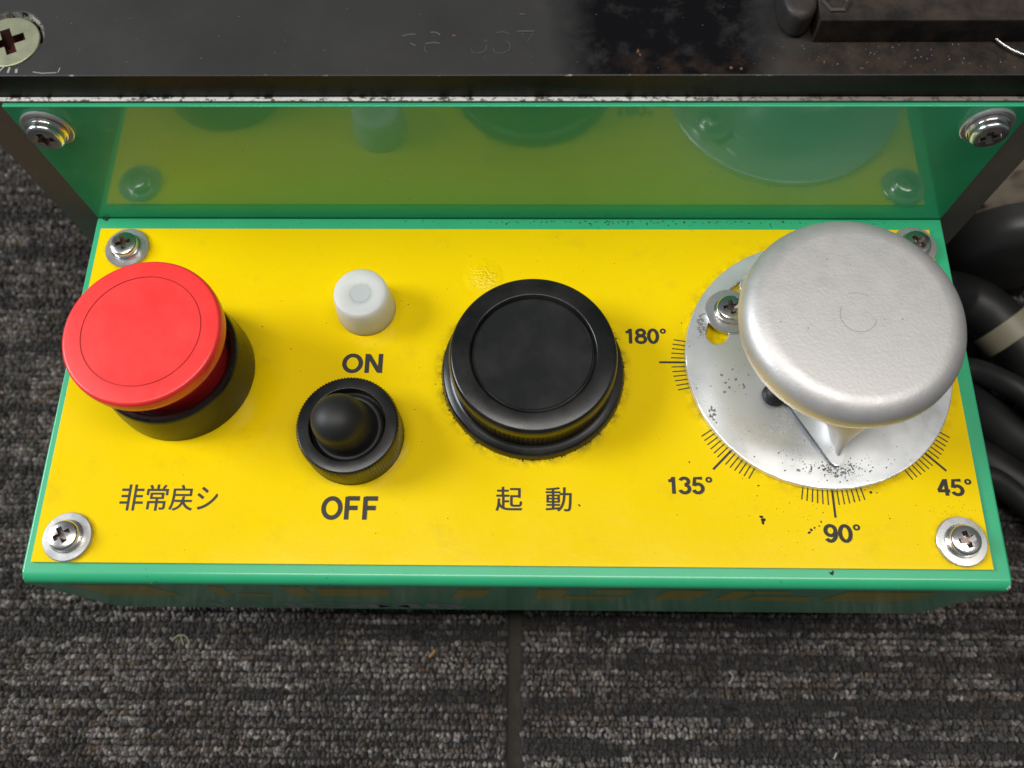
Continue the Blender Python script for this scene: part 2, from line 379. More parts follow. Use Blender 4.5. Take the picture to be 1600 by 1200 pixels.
# ------------------------------------------------------------------ the carpet
ZC = -95
floor = add('floor', box('floor', -700, 700, -500, 900, ZC-12, ZC-4.2, 'subfloor', 0)); floor['kind'] = 'structure'
DARK = np.array([0.036, 0.031, 0.029]); MID = np.array([0.115, 0.099, 0.091]); LITE = np.array([0.285, 0.253, 0.232]); TAN = np.array([0.13, 0.098, 0.072])
def tufts(name, X0, X1, Y0, Y1, seed, band, gap):
    r = np.random.default_rng(seed)
    px, py = 1.42, 1.9
    nx, ny = int((X1-X0)/px), int((Y1-Y0)/py)
    gx, gy = np.meshgrid(X0+px*(np.arange(nx)+.5), Y0+py*(np.arange(ny)+.5))
    rowi = np.repeat(np.arange(ny)[:, None], nx, 1)
    gx = gx+r.normal(0, .27, gx.shape)+r.uniform(-.5, .5, (ny, 1))*px; gy = gy+r.normal(0, .17, gy.shape)+np.cumsum(r.normal(0, .06, gx.shape), 1)*.35
    # stripes run along X: some rows are low and dark, others high and pale
    ph = np.cumsum(r.choice([0, 1, 0, 0, 1], ny))
    rowdark = np.zeros(ny); i = 0
    while i < ny:
        i += r.integers(gap[0], gap[1])
        k = r.integers(2, 4); rowdark[i:i+k] = r.uniform(.6, 1); i += k
    seg = np.repeat(r.random((ny, nx//9+2)), 9, axis=1)[:, :nx]
    dk = rowdark[:, None]*np.where(seg < band, 1, .35)
    # lower-frequency mottling
    mot = np.kron(r.random((ny//6+2, nx//12+2)), np.ones((6, 12)))[:ny, :nx]
    # yarn colour runs for a few loops along each row
    run = np.cumsum(r.random(gx.shape) < .34, 1)+np.arange(ny)[:, None]*9973
    tab = r.random(int(run.max())+2)
    u = .5*tab[run]+.5*r.random(gx.shape)
    bright = .04+u*.92+.30*(mot-.5)-.7*dk
    keep = ~((np.abs(gx) < 118) & (gy > 45))
    gx, gy, bright, dk = gx[keep], gy[keep], bright[keep], dk[keep]
    u2 = tab[::-1][run][keep] if tab.size else r.random(gx.shape)
    t_ = np.clip((bright-.12)/.75, 0, 1)[:, None]
    col = np.where(t_ < .5, DARK+(MID-DARK)*t_*2, MID+(LITE-MID)*(t_-.5)*2)
    col = np.where((u2 < .10)[:, None], TAN*(.35+bright[:, None]), col)
    col = np.clip(col*r.uniform(.65, 1.35, (len(gx), 1))*r.normal(1, .035, (len(gx), 3)), .008, .5)
    N = len(gx); S = 8
    prof = [(1.0, -.9), (1.02, .2), (.72, .78)]
    n_v = S*3+1
    a = 2*np.pi*np.arange(S)/S
    V = np.zeros((N, n_v, 3)); sx = r.uniform(.5, .88, N); sy = r.uniform(.78, 1.25, N); h = r.uniform(1.3, 2.5, N)*(1-.6*dk)
    rot = r.normal(0, .45, N); tx = r.normal(0, .35, N); ty = r.normal(0, .35, N)
    zb = -1.9
    for k, (rr, zz) in enumerate(prof):
        ux = rr*np.cos(a)[None]*sx[:, None]; uy = rr*np.sin(a)[None]*sy[:, None]
        lean = max(zz, 0)
        V[:, k*S:(k+1)*S, 0] = gx[:, None]+ux*np.cos(rot)[:, None]-uy*np.sin(rot)[:, None]+(tx*lean)[:, None]
        V[:, k*S:(k+1)*S, 1] = gy[:, None]+ux*np.sin(rot)[:, None]+uy*np.cos(rot)[:, None]+(ty*lean)[:, None]
        V[:, k*S:(k+1)*S, 2] = ZC+zb+(zz*h)[:, None]
        V[:, k*S:(k+1)*S, :] += r.normal(0, .16, (N, S, 3))
    V[:, -1, 0] = gx+tx; V[:, -1, 1] = gy+ty; V[:, -1, 2] = ZC+zb+h
    F = []
    for k in range(2):
        for i in range(S):
            j = (i+1) % S; F.append((k*S+i, k*S+j, (k+1)*S+j, (k+1)*S+i))
    T = [(2*S+i, 2*S+(i+1) % S, 3*S) for i in range(S)]
    F = np.array(F); T = np.array(T); off = (np.arange(N)*n_v)[:, None, None]
    quads = (F[None]+off).reshape(-1, 4); tris = (T[None]+off).reshape(-1, 3)
    me = bpy.data.meshes.new(name)
    me.vertices.add(N*n_v); me.vertices.foreach_set('co', (V*MM).astype(np.float32).ravel())
    nl = quads.size+tris.size; me.loops.add(nl); me.loops.foreach_set('vertex_index', np.concatenate([quads.ravel(), tris.ravel()]).astype(np.int32))
    npoly = len(quads)+len(tris); me.polygons.add(npoly)
    ls = np.concatenate([np.arange(len(quads))*4, quads.size+np.arange(len(tris))*3]).astype(np.int32)
    me.polygons.foreach_set('loop_start', ls)
    me.update(calc_edges=True)
    at = me.attributes.new('yarn', 'FLOAT_COLOR', 'POINT')
    cc = np.ones((N, n_v, 4), np.float32); cc[:, :, :3] = col[:, None, :]
    at.data.foreach_set('color', cc.ravel())
    me.materials.append(M['yarn']); me.shade_smooth(); me.validate()
    return me
for nm, X0, X1, sd, bd, gp in (('left', -250, -2.6, 3, .7, (6, 12)), ('right', 2.6, 250, 8, .9, (3, 6))):
    t = add('carpet_tile', box('carpet_tile', X0-300*(X0 < 0)+0, X1+300*(X0 > 0), -450, 850, ZC-4, ZC-2.4, 'backing', .2), floor,
            label='grey-brown looped carpet tile, %s of the joint' % nm)
    tf = add('loop_pile', tufts('loop_pile', X0, X1, -66, 236, sd, bd, gp), t); tf['kind'] = 'stuff'

plain('lint_green', (0.22, 0.25, 0.13, 1), .9); plain('lint_orange', (0.45, 0.24, 0.06, 1), .9); plain('lint_pale', (0.4, 0.36, 0.32, 1), .9)
def lint(pts, r, mat, tile): add('lint', tube('lint', pts, r, mat, 6), tile)
tl, tr_ = [c for c in floor.children]
lint([(-125, -8, ZC+.6), (-122.5, -6.2, ZC+1.2), (-119.8, -6.8, ZC+.8), (-118.6, -9.5, ZC+.6)], .28, 'lint_green', tl)
lint([(-122, -6.4, ZC+1.1), (-120.5, -9.6, ZC+.9)], .25, 'lint_green', tl)
lint([(-31, -13, ZC+.9), (-29, -10.6, ZC+1.3)], .35, 'lint_orange', tl)
lint([(76, -21, ZC+.7), (77.4, -18.6, ZC+1.2), (76.2, -16.8, ZC+.9)], .25, 'lint_pale', tr_)
lint([(110, -45, ZC+.7), (111, -43, ZC+1.2)], .3, 'lint_pale', tr_)

# ------------------------------------------------------------------ the machine behind the box
YB = 111.22          # front plane of the green back plate
ZB = 60              # top of the black bed
mach = thing('bending_machine', 'black steel machine bed with rust and a grey front sheet behind the control box', 'machine', (0, 180, ZC))
hx, hy = -127.3, 125.4
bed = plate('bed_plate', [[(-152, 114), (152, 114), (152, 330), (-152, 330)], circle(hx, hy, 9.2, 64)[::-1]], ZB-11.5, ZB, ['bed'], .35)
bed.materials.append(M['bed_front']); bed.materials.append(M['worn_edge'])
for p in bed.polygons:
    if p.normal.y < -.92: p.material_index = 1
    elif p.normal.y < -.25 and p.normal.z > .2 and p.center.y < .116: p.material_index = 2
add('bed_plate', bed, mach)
add('countersink', lathe('countersink', [(9.25, ZB-.15), (9.15, ZB-.4), (7.9, ZB-2.0), (7.6, ZB-3)], 'bare_steel', 64), mach, (hx, hy, 0))
sheet = box('front_sheet', -140.6, 140.2, 112.55, 113.85, ZC, 52.6, ['grey_sheet', 'sheet_edge'], .15, 1)
for p in sheet.polygons:
    if p.normal.z > .3: p.material_index = 1
add('front_sheet', sheet, mach, label='grey-brown painted sheet with a bare worn top edge')
add('frame', box('frame', -126, 126, 114.2, 300, ZC, ZB-11.6, 'frame_paint', 1), mach)
# rail and bar lying on the bed, upper right
rail = [(65.2, 260), (65.2, 131)]+[(69.3+4.1*math.cos(a), 131+6.0*math.sin(a)) for a in np.linspace(math.pi, 2*math.pi, 14)]+[(73.4, 131), (73.4, 260)]
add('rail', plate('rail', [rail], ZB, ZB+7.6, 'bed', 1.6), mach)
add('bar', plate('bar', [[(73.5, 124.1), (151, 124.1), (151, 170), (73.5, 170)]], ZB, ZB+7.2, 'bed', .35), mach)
add('bar_bolt', lathe('bar_bolt', [(3.6, ZB+7.1), (3.6, ZB+7.7), (2.9, ZB+8), (2.4, ZB+7.6), (2.2, ZB+5), (0, ZB+5)], 'bed', 6, 20), mach, (77.5, 129.6, 0))
arc = [(129+13*math.cos(a), 131.2+13*math.sin(a), ZB+.9) for a in np.linspace(math.radians(200), math.radians(320), 12)]
add('wire_ring', tube('wire_ring', arc, .33, 'chrome', 8), mach, label='thin bright curved wire on the rusty bed')
# stamped digits, worn fragments of strokes
FR = [[(-27.8, 126.3), (-26.1, 126.8), (-24.6, 126.8)], [(-25.7, 124.0), (-24.4, 123.2)], [(-20.9, 127.4), (-19.5, 127.4), (-18.4, 126.5)], [(-22.0, 123.1), (-22.1, 121.8), (-21.4, 121.0)], [(-22.0, 123.8), (-19.8, 124.2), (-18.4, 123.8)], [(-7.6, 124.3), (-6.5, 124.9)], [(-6.7, 123.5), (-6.9, 121.8), (-8.4, 120.8), (-10.1, 121.0), (-10.6, 122.1)], [(-4.4, 127.1), (-2.8, 127.5), (-1.5, 127.0), (-1.2, 126.5)], [(-2.1, 124.6), (-1.0, 123.7), (-1.0, 121.8), (-2.7, 120.7), (-4.7, 121.0), (-5.2, 122.4)], [(0.8, 127.6), (5.1, 127.6)], [(4.8, 127.0), (3.3, 124.3)], [(1.3, 133.1), (2.6, 133.0)]]
def strokes(name, paths, wid, z, mat):
    bm = bmesh.new(); k_ = 0
    for pth, w_ in zip(paths, wid):
        P = [Vector((a, b, z)) for a, b in pth]; prev = None; k_ += 1
        for i, p in enumerate(P):
            closed = (P[0]-P[-1]).length < 1e-4
            t = (P[1]-P[-2]) if closed and i in (0, len(P)-1) else (P[min(i+1, len(P)-1)]-P[max(i-1, 0)])
            t = t.normalized(); s = Vector((-t.y, t.x, 0))*w_/2
            lift = Vector((0, 0, .012*k_)); cur = (bm.verts.new(p+s+lift), bm.verts.new(p-s+lift))
            if prev: bm.faces.new((prev[0], cur[0], cur[1], prev[1]))
            prev = cur
    return from_bm(bm, name, mat, 30, wn=False)
WD = [.22, .22, .26, .1, .24, .12, .1, .13, .1, .2, .07, .22]
plain('stamp_worn', (0.13, 0.13, 0.125, 1), .5)
add('stamped_number', strokes('stamped_number', FR, WD, ZB+.05, 'stamp_worn'), mach, label='worn stamped digits, mostly unreadable')
o = add('rust_spot', flecks('rust_spot', [(-14.9, 126.4, ZB+.03, .6), (30.5, 121.4, ZB+.03, .7), (31, 120.4, ZB+.03, .5), (55.5, 116.1, ZB+.03, .6), (53, 116.3, ZB+.03, .7)], 'rust_mark', .3, .6), mach); o['kind'] = 'stuff'
add('paint_chips', strokes('paint_chips', [[(-118.5, 115.2), (-116, 114.8), (-112.5, 115.0)], [(-112.2, 115.0), (-111.9, 116.5)], [(-124.6, 114.9), (-124.5, 116.6)], [(-122.5, 114.9), (-122.7, 116.1)], [(-128.5, 115.2), (-127, 115), (-126, 116.8)]], [.22, .2, .5, .6, .4], ZB+.05, 'scratch'), mach)
# small pale and rusty crumbs on the bed
cr = [(random.uniform(66, 125), random.uniform(115, 123.5), ZB, random.uniform(.06, .2)) for _ in range(60)]+[(random.uniform(-120, 66), random.uniform(115, 137), ZB, random.uniform(.04, .12)) for _ in range(60)]
o = add('bed_crumbs', flecks('bed_crumbs', cr, 'scratch', .05, .2), mach); o['kind'] = 'stuff'

# ------------------------------------------------------------------ screws
def cross_cutters(s=1.0, depth=2.2, top=4.0):
    out = []
    for k in (0, 1):
        L, wd = 2.5*s, .72*s
        pts = []
        for sx_ in (-1, 1):
            for sy_ in (-1, 1):
                pts.append((sx_*L, sy_*wd, top)); pts.append((sx_*L*.42, sy_*wd*.75, top-depth-1))
        if k: pts = [(-b, a, c) for a, b, c in pts]
        cm = hull('cut', pts, ['recess_dark', 'recess_dark'], wn=False)
        for p in cm.polygons: p.material_index = 1
        out.append(cm)
    return out
def screw_head(name, r, h, s, mats):
    prof = [(0, 0), (r*.98, 0), (r, .25), (r, h*.58), (r*.97, h*.74), (r*.90, h*.87), (r*.76, h*.95), (r*.4, h*.99), (0, h)]
    me = lathe(name, prof, mats, 48, wn=False)
    return boolean(me, cross_cutters(s, h*.3, h+.35), mats, name)
HEAD = screw_head('screw_head', 4.05, 2.2, 1.05, ['chrome', 'recess_dark'])
WASH = lathe('washer', [(2.2, 0), (6.35, 0), (6.6, .2), (6.6, .8), (6.4, 1.0), (4.6, 1.05), (2.2, 1.05)], 'washer_zinc', 64)
bm = bmesh.new()
SPRW = lathe('spring_washer', [(2.4, 1.05), (4.35, 1.05), (4.5, 1.15), (4.5, 1.5), (4.35, 1.65), (2.4, 1.65)], 'chrome', 48)
def screw(parent, x, y, z, rz, rot=None, sc_=1.0, label=None, name='screw', ws=1.0):
    n = Vector((0, 0, 1))
    R = Matrix.Rotation(rz, 3, 'Z')
    if rot is not None: R = rot @ R
    e = R.to_euler(); up = R @ n
    h = add(name, HEAD, parent, Vector((x, y, z))+up*1.65*sc_, e, label, sc_)
    if parent.type == 'EMPTY':
        add('washer', WASH, h, (x, y, z), e, None, sc_*ws); add('spring_washer', SPRW, h, (x, y, z), e, None, sc_)
    return h

# big zinc countersunk screw of the bed
csk = lathe('countersunk_screw', [(0, -4), (4, -4), (7.75, -.5), (7.75, 0), (7.5, .12), (0, .15)], ['yellow_zinc', 'csk_recess'], 64, wn=False)
csk = boolean(csk, cross_cutters(1.85, 3.0, .8), ['yellow_zinc', 'csk_recess'], 'countersunk_screw')
add('countersunk_screw', csk, mach, (hx, hy, ZB-.8), (0, 0, math.radians(25)), 'pale yellow zinc countersunk cross-head screw')

# ------------------------------------------------------------------ the control box
box_t = thing('control_box', 'green control box with yellow label plate, buttons, switch and angle dial', 'control box', (0, 55, -58))
W2 = 130
# bent sheet: top, rounded front edge, front face, and two sides
def profile_sheet(name, prof, x0, x1, mat):
    bm = bmesh.new()
    A = [bm.verts.new((x0, y, z)) for y, z in prof]; B = [bm.verts.new((x1, y, z)) for y, z in prof]
    for i in range(len(prof)):
        j = (i+1) % len(prof); bm.faces.new((A[i], A[j], B[j], B[i]))
    bm.faces.new(A); bm.faces.new(B)
    ed = [e for e in bm.edges if abs(e.verts[0].co.x-e.verts[1].co.x) < 1e-6 and max(abs(e.verts[0].co.y), 0) < 200]
    bmesh.ops.bevel(bm, geom=ed, offset=.45, segments=2, profile=.5, affect='EDGES')
    return from_bm(bm, name, mat, 40)
R0 = 2.8
front = [(R0-R0*math.sin(a), -R0+R0*math.cos(a)) for a in np.linspace(0, math.pi/2, 9)]
prof = [(110.9, 0)]+front+[(0, -58), (1.2, -58), (1.2, -3.5), (3.5, -1.2), (110.9, -1.2)]
add('housing', profile_sheet('housing', prof, -W2, W2, 'green_housing'), box_t)
for s in (-1, 1):
    add('side_panel', box('side_panel', min(s*(W2-.4), s*(W2-1.6)), max(s*(W2-.4), s*(W2-1.6)), 1.6, 111.0, -57.6, -1.25, 'green', .2, 1), box_t)
add('bottom_panel', box('bottom_panel', -W2+1.8, W2-1.8, 1.6, 111, -57, -56, 'green', .1, 1), box_t)
bp = box('back_plate', -W2, W2, YB, YB+1.25, -40, 52.1, 'green', .3, 3)
add('back_plate', bp, box_t, label='glossy green upright back plate mirroring the yellow label')
add('label_plate', plate('label_plate', [[(-127.7, 5.0), (125.4, 5.0), (125.4, 106.8), (-127.7, 106.8)]], 0.02, 1.0, 'yellow', .15), box_t)
lp = box_t.children[-1]
lp['label'] = 'yellow enamel label plate with black printing'
ZL = 1.0
def print_text(s, x0, x1, y0, y1, off, lab, space=1.0):
    add('printed_text', text_mesh('printed_text', s, x0, x1, y0, y1, 'ink', off, ZL, .05, None, space, .09), lp, label=lab)
def el(cx, cy, rx, ry, a0, a1, n=28):
    return [(cx+rx*math.cos(math.radians(a0+(a1-a0)*i/n)), cy+ry*math.sin(math.radians(a0+(a1-a0)*i/n))) for i in range(n+1)]
# simple grotesque letterforms as pen strokes: unit cap height, (advance, strokes)
GL = {
 'O': (1.0, [el(.45, .5, .36, .42, 0, 360)]),
 'N': (.84, [[(.09, 0), (.09, 1)], [(.14, .93), (.62, .07)], [(.67, 0), (.67, 1)]]),
 'F': (.78, [[(.09, 0), (.09, 1)], [(.09, .925), (.62, .925)], [(.09, .51), (.55, .51)]]),
 '1': (.58, [[(.33, 0), (.33, 1)], [(.30, .90), (.22, .79), (.08, .75)]]),
 '8': (.66, [el(.31, .735, .205, .195, 0, 360), el(.31, .285, .245, .225, 0, 360)]),
 '0': (.66, [el(.31, .5, .235, .43, 0, 360)]),
 '3': (.66, [el(.29, .735, .205, .195, 165, -90), el(.29, .295, .235, .235, 90, -165)]),
 '5': (.66, [[(.52, .925), (.155, .925), (.10, .47)], el(.29, .325, .235, .26, 140, -160)]),
 '9': (.66, [el(.31, .655, .225, .275, 0, 360), el(.27, .50, .27, .43, 20, -42, 10)+el(.28, .36, .20, .29, -55, -150, 10)]),
 '4': (.66, [[(.44, 0), (.44, 1)], [(.40, .95), (.07, .30)], [(.02, .29), (.60, .29)]]),
 '°': (.36, [el(.19, .84, .115, .125, 0, 360)]),
}
def glyph_text(s, x0, x1, y0, y1, pen, lab):
    paths, wid, x = [], [], 0
    for ch in s:
        adv, st = GL[ch]
        for p in st: paths.append([(x+a, b) for a, b in p]); wid.append(pen*(.55 if ch == '°' else 1))
        x += adv
    me = strokes('printed_text', paths, wid, 0, 'ink')
    co_ = np.array([v.co[:] for v in me.vertices])/MM
    ax, bx = co_[:, 0].min(), co_[:, 0].max()
    for v in me.vertices:
        a, b = v.co.x/MM, v.co.y/MM
        v.co = Vector((x0+(a-ax)/(bx-ax)*(x1-x0), y0+b*(y1-y0), ZL+.05+v.co.z/MM))*MM
    add('printed_text', me, lp, label=lab)
glyph_text('ON', -49.5, -37.8, 59.3, 65.2, .20, 'printed word ON')
glyph_text('OFF', -51.7, -36.5, 16.9, 23.2, .20, 'printed word OFF')
print_text('非常戻シ', -106.7, -80.2, 19.0, 26.2, 0, 'printed Japanese words for emergency return')
print_text('起', -4.6, 2.5, 19.6, 26.2, 0, 'first printed character of the Japanese word for start')
print_text('動', 8.9, 15.8, 19.6, 26.2, 0, 'second printed character of the Japanese word for start')
for s, x0, x1, y0, y1 in (('180°', 32.1, 43.9, 68.8, 73.5), ('135°', 42.0, 54.0, 24.6, 29.3), ('90°', 82.4, 92.2, 11.8, 16.6), ('45°', 114.2, 123.7, 24.6, 29.2)):
    glyph_text(s, x0, x1, y0, y1, .19, 'printed angle '+s[:-1]+' degrees')
DX, DY = 86.05, 63.0
def scale_mark(deg, r0, r1, wd):
    a = math.radians(deg); d = Vector((-math.cos(a), -math.sin(a), 0)); d = Vector((math.cos(a), math.sin(a), 0)); n = Vector((-d.y, d.x, 0))
    bm = bmesh.new(); c = Vector((DX, DY, ZL+.05))
    bm.faces.new([bm.verts.new(c+d*r+n*s*wd/2) for r, s in ((r0, -1), (r1, -1), (r1, 1), (r0, 1))])
    return from_bm(bm, 'scale_mark', 'ink')
for c0, lo, hi in ((180, -5, 6), (225, -6, 6), (270, -6, 6), (315, -6, 6)):
    for k in range(lo, hi+1):
        add('scale_mark', scale_mark(c0+2*k, 36.9, 44.6 if k == 0 else 41.3-.12*abs(k), .62 if k == 0 else .34), lp)
# lettering on the front face, seen almost edge-on
fy = [(-118, -5, -96, -27), (-86, -6, -82, -27), (-80, -20, -70, -27), (-64, -6, -58, -27), (-56, -8, -36, -25), (-18, -8, -9, -25), (6, -6, 14, -27), (14, -20, 30, -27), (22, -6, 32, -14), (40, -6, 52, -27), (58, -6, 64, -27), (66, -17, 84, -27), (66, -6, 76, -11), (88, -6, 112, -27)]
bm = bmesh.new()
for x0, z0, x1, z1 in fy:
    d = random.uniform(-4, 4)
    bm.faces.new([bm.verts.new(p) for p in ((x0+d, -.06, z0), (x1+d, -.06, z0), (x1, -.06, z1), (x0, -.06, z1))])
add('front_lettering', from_bm(bm, 'front_lettering', 'front_yellow'), box_t, label='large yellow lettering, too foreshortened to read')
add('front_lettering', text_mesh('front_lettering', 'IS JOMB', -96, -15, -57.4, -42, 'front_white', .02, 0, .06, 0.0), box_t, label='white lettering along the lower front')
# screws
for x, y, rz in ((-118.8, 11.6, .55), (118.0, 12.2, .25), (-118.0, 99.6, .35), (119.6, 100.6, .7)):
    screw(box_t, x, y, ZL, rz)
RB = Matrix.Rotation(math.radians(90), 3, 'X')
screw(box_t, -122.2, YB-.02, 44.2, .1, RB, 1.14, 'shiny screw at the left of the back plate', ws=.86); screw(box_t, 121.2, YB-.02, 45.2, .4, RB, 1.14, 'shiny screw at the right of the back plate', ws=.86)

# emergency button
eb = add('emergency_button', lathe('emergency_button', [(0, ZL), (20.5, ZL), (20.5, 2), (20.35, 6), (19.6, 12.6), (19.2, 13.7), (18.6, 14.2), (17.8, 14.2), (17.2, 13.7), (17.0, 12.5), (16.8, 8), (0, 8)], 'black_plastic', 128), box_t, (-94.9, 59.1, 0), label='emergency return button, red mushroom cap in a black collar')
add('mushroom_cap', lathe('mushroom_cap', [(0, 8.2), (15.2, 8.2), (15.2, 20), (15.8, 22.4), (17.4, 24.2), (19.6, 25.2), (20.3, 25.9), (20.4, 27), (20.38, 28.6), (20.25, 29.5), (19.9, 30.05), (19.4, 30.25), (15.4, 30.3), (15.36, 30.1), (15.2, 30.1), (15.16, 30.3), (8, 30.25), (0, 30.2)], ['red_plastic', 'red_groove'], 128, 40, matf=lambda k: 1 if k in (12, 13, 14) else 0), eb, (-94.9, 59.1, 0))

# pilot lamp
pl = add('pilot_lamp', lathe('pilot_lamp', [(0, ZL), (8.5, ZL), (8.6, 1.6), (8.3, 6), (7.75, 11.0), (7.5, 11.9), (7.0, 12.3), (5.6, 12.25), (4.4, 12.05), (3.3, 11.75), (2.2, 11.55), (0, 11.5)], 'milky', 72, 60), box_t, (-43.6, 79.4, 0), label='milky white conical lamp cap')
add('lens', lathe('lens', [(2.9, 11.66), (2.0, 11.62), (1.2, 11.64), (0, 11.58)], 'lens_clear', 40, 50), pl, (-43.6, 79.4, 0))

# toggle switch
NT_ = 96
ts = add('toggle_switch', lathe('toggle_switch', [(0, ZL), (13.9, ZL), (14.0, 1.4), (13.95, 10.6), (13.6, 11.4), (13.1, 11.75), (10.4, 11.8), (10.1, 11.6), (10.0, 8.4), (0, 8.4)], 'black_plastic', NT_*2, 60,
      radf=lambda i, r, z: (1-.022*(i % 2)) if r > 13.4 and 1.2 < z < 11.5 else 1), box_t, (-44.3, 40.3, 0), label='toggle switch in a knurled black ring, set to OFF')
add('rubber_boot', lathe('rubber_boot', [(9.8, 8.5), (9.6, 9.4), (9.0, 10.2), (8.6, 10.3), (8.2, 10.2), (8.0, 10.9), (7.75, 13), (7.45, 16), (7.1, 19)]+[(7.1*math.cos(a), 19+6.6*math.sin(a)) for a in np.linspace(.1, math.pi/2-.001, 14)]+[(0, 25.6)], 'black_rubber', 72, 50, shear=(-.055, -.10)), ts, (-43.8, 41.0, 0))

# start button
NR = 110
sb = add('start_button', lathe('start_button', [(0, ZL), (25.9, ZL), (26.0, 1.6), (25.6, 3.4), (24.9, 4.0), (23.6, 4.2), (22.9, 4.6), (22.9, 5.2), (23.1, 11.2), (23.0, 12.4), (22.9, 14.0), (22.55, 15.1), (21.8, 15.75), (17.5, 15.9), (17.1, 15.6), (16.8, 14.9), (16.5, 14.5), (0, 14.5)], 'black_plastic', NR*2, 45,
      radf=lambda i, r, z: (1-.016*(i % 2)) if 4.9 < z < 11.5 else 1), box_t, (5.3, 59.7, 0), label='large round black start button with a recessed disc')
add('button_disc', lathe('button_disc', [(16.15, 14.4), (16.15, 14.9), (15.9, 15.15), (0, 15.2)], 'black_cap', 96), sb, (5.3, 59.7, 0))
gk = []
for k in range(420):
    a = random.uniform(0, 2*math.pi); r = random.choice([random.gauss(25.9, .2), random.uniform(23.2, 25.8)])
    front_bias = .35+.65*(math.sin(a) < .25)
    if random.random() > front_bias: continue
    z = 1.0 if r > 25.8 else 3.6
    gk.append((5.3+r*math.cos(a), 59.7+r*math.sin(a), z, random.uniform(.12, .42)))
o = add('grime_ring', flecks('grime_ring', gk, 'grime', .1, .4), sb); o['kind'] = 'stuff'

# angle dial
slot_r, sh = 29.0, 3.1
sa0, sa1 = math.radians(126), math.radians(164)
slot = [(DX+(slot_r+sh)*math.cos(a), DY+(slot_r+sh)*math.sin(a)) for a in np.linspace(sa0, sa1, 20)]
cx, cy = DX+slot_r*math.cos(sa1), DY+slot_r*math.sin(sa1)
slot += [(cx+sh*math.cos(sa1+t), cy+sh*math.sin(sa1+t)) for t in np.linspace(0, math.pi, 10)[1:-1]]
slot += [(DX+(slot_r-sh)*math.cos(a), DY+(slot_r-sh)*math.sin(a)) for a in np.linspace(sa1, sa0, 20)]
cx, cy = DX+slot_r*math.cos(sa0), DY+slot_r*math.sin(sa0)
slot += [(cx-sh*math.cos(sa0-t), cy-sh*math.sin(sa0-t)) for t in np.linspace(0, math.pi, 10)[1:-1]]
ZD = 3.0
ad = add('angle_dial', plate('angle_dial', [circle(DX, DY, 37.4, 160), slot[::-1]], ZL+.02, ZD, 'zinc_disc', .45), box_t, label='zinc plated angle dial disc under a cast aluminium knob')
kp = [(0, ZD+.1), (10, ZD+.1), (10.5, 12), (13, 14.5), (20, 17.2), (24, 19.6), (26.2, 22.4), (27.7, 25.6), (28.4, 28.4), (28.2, 30.4), (27.3, 32.2), (25.8, 33.5), (24, 34.15), (22, 34.4), (12, 34.5), (0, 34.52)]
add('knob', lathe('knob', kp, 'cast_aluminium', 128, 60), ad, (86.0, 63.1, 0), label='rounded silver cast aluminium knob')
plain('cast_mark', (0.30, 0.285, 0.27, 1), .6)
add('cast_mark', strokes('cast_mark', [[(85.8+4.5*math.cos(a), 62+4.5*math.sin(a)) for a in np.linspace(math.radians(150), math.radians(345), 30)], [(85.8+5.6*math.cos(a), 62.6+5.6*math.sin(a)) for a in np.linspace(math.radians(60), math.radians(110), 10)]], [.16, .1], 34.53, 'cast_mark'), ad)
bm = bmesh.new(); rings = []
for z, hw, yf, cx_ in ((22.5, 19, 38.2, 86.3), (20, 15, 37.6, 86.5), (17.5, 11, 37.2, 86.8), (14, 7.6, 36.8, 87.2), (10.5, 5.0, 36.4, 87.6), (7.5, 3.5, 36.0, 87.8), (5.6, 2.7, 35.3, 87.8), (4.6, 2.2, 34.2, 87.6)):
    rings.append([bm.verts.new((cx_+hw*math.cos(a), 50+(50-yf)*math.sin(a), z)) for a in np.linspace(0, 2*math.pi, 33)[:-1]])
for a, b in zip(rings, rings[1:]):
    for k in range(32): bm.faces.new((a[k], a[(k+1) % 32], b[(k+1) % 32], b[k]))
bm.faces.new(rings[0]); bm.faces.new(rings[-1])
add('knob_nose', from_bm(bm, 'knob_nose', 'cast_aluminium', 50), ad)
pt = plate('pointer', [[(74.5, 51.5), (85.4, 32.6), (86.4, 31.7), (87.6, 31.7), (88.6, 32.7), (91.2, 38.0), (98, 50), (98, 64), (74.5, 64)]], ZD+.02, ZD+1.7, ['zinc_disc', 'pointer_edge'], .06)
for p in pt.polygons:
    if abs(p.normal.z) < .5: p.material_index = 1
add('pointer', pt, ad, label='zinc pointer plate aimed at 90 degrees')
add('rubber_stop', lathe('rubber_stop', [(3.4, ZD), (3.4, 5), (2.8, 6.2), (1.5, 6.8), (0, 7)], 'black_rubber', 32, 60), ad, (72.6, 52.4, 0))
h = screw(ad, 62.0, 77.9, ZD, .2, None, 1.0, 'shiny screw in the dial slot', 'slot_screw')
add('slot_washer', WASH, ad, (62.0, 77.9, ZD), None, None, 1.05); add('slot_spring_washer', SPRW, ad, (62.0, 77.9, ZD), None, None, 1.0)
dc = []
for k in range(230):
    x = random.gauss(87.5, 6.0); y = 31.0+random.gauss(0, 1.5)+((x-87.5)**2)*.016
    if (x-DX)**2+(y-DY)**2 < 36.5**2: dc.append((x, y, ZD, random.uniform(.05, .3)))
for k in range(60):
    a = random.uniform(math.pi*.75, math.pi*2.1); r = random.uniform(22, 36.5); dc.append((DX+r*math.cos(a), DY+r*math.sin(a), ZD, random.uniform(.06, .28)))
dc = [d for d in dc if (d[0]-DX)**2+(d[1]-DY)**2 < 36.6**2 and not (abs(math.hypot(d[0]-DX, d[1]-DY)-slot_r) < 3.3 and sa0-.1 < math.atan2(d[1]-DY, d[0]-DX) < sa1+.12)]
o = add('dial_crumbs', flecks('dial_crumbs', dc, 'grime', .1, .3), ad); o['kind'] = 'stuff'

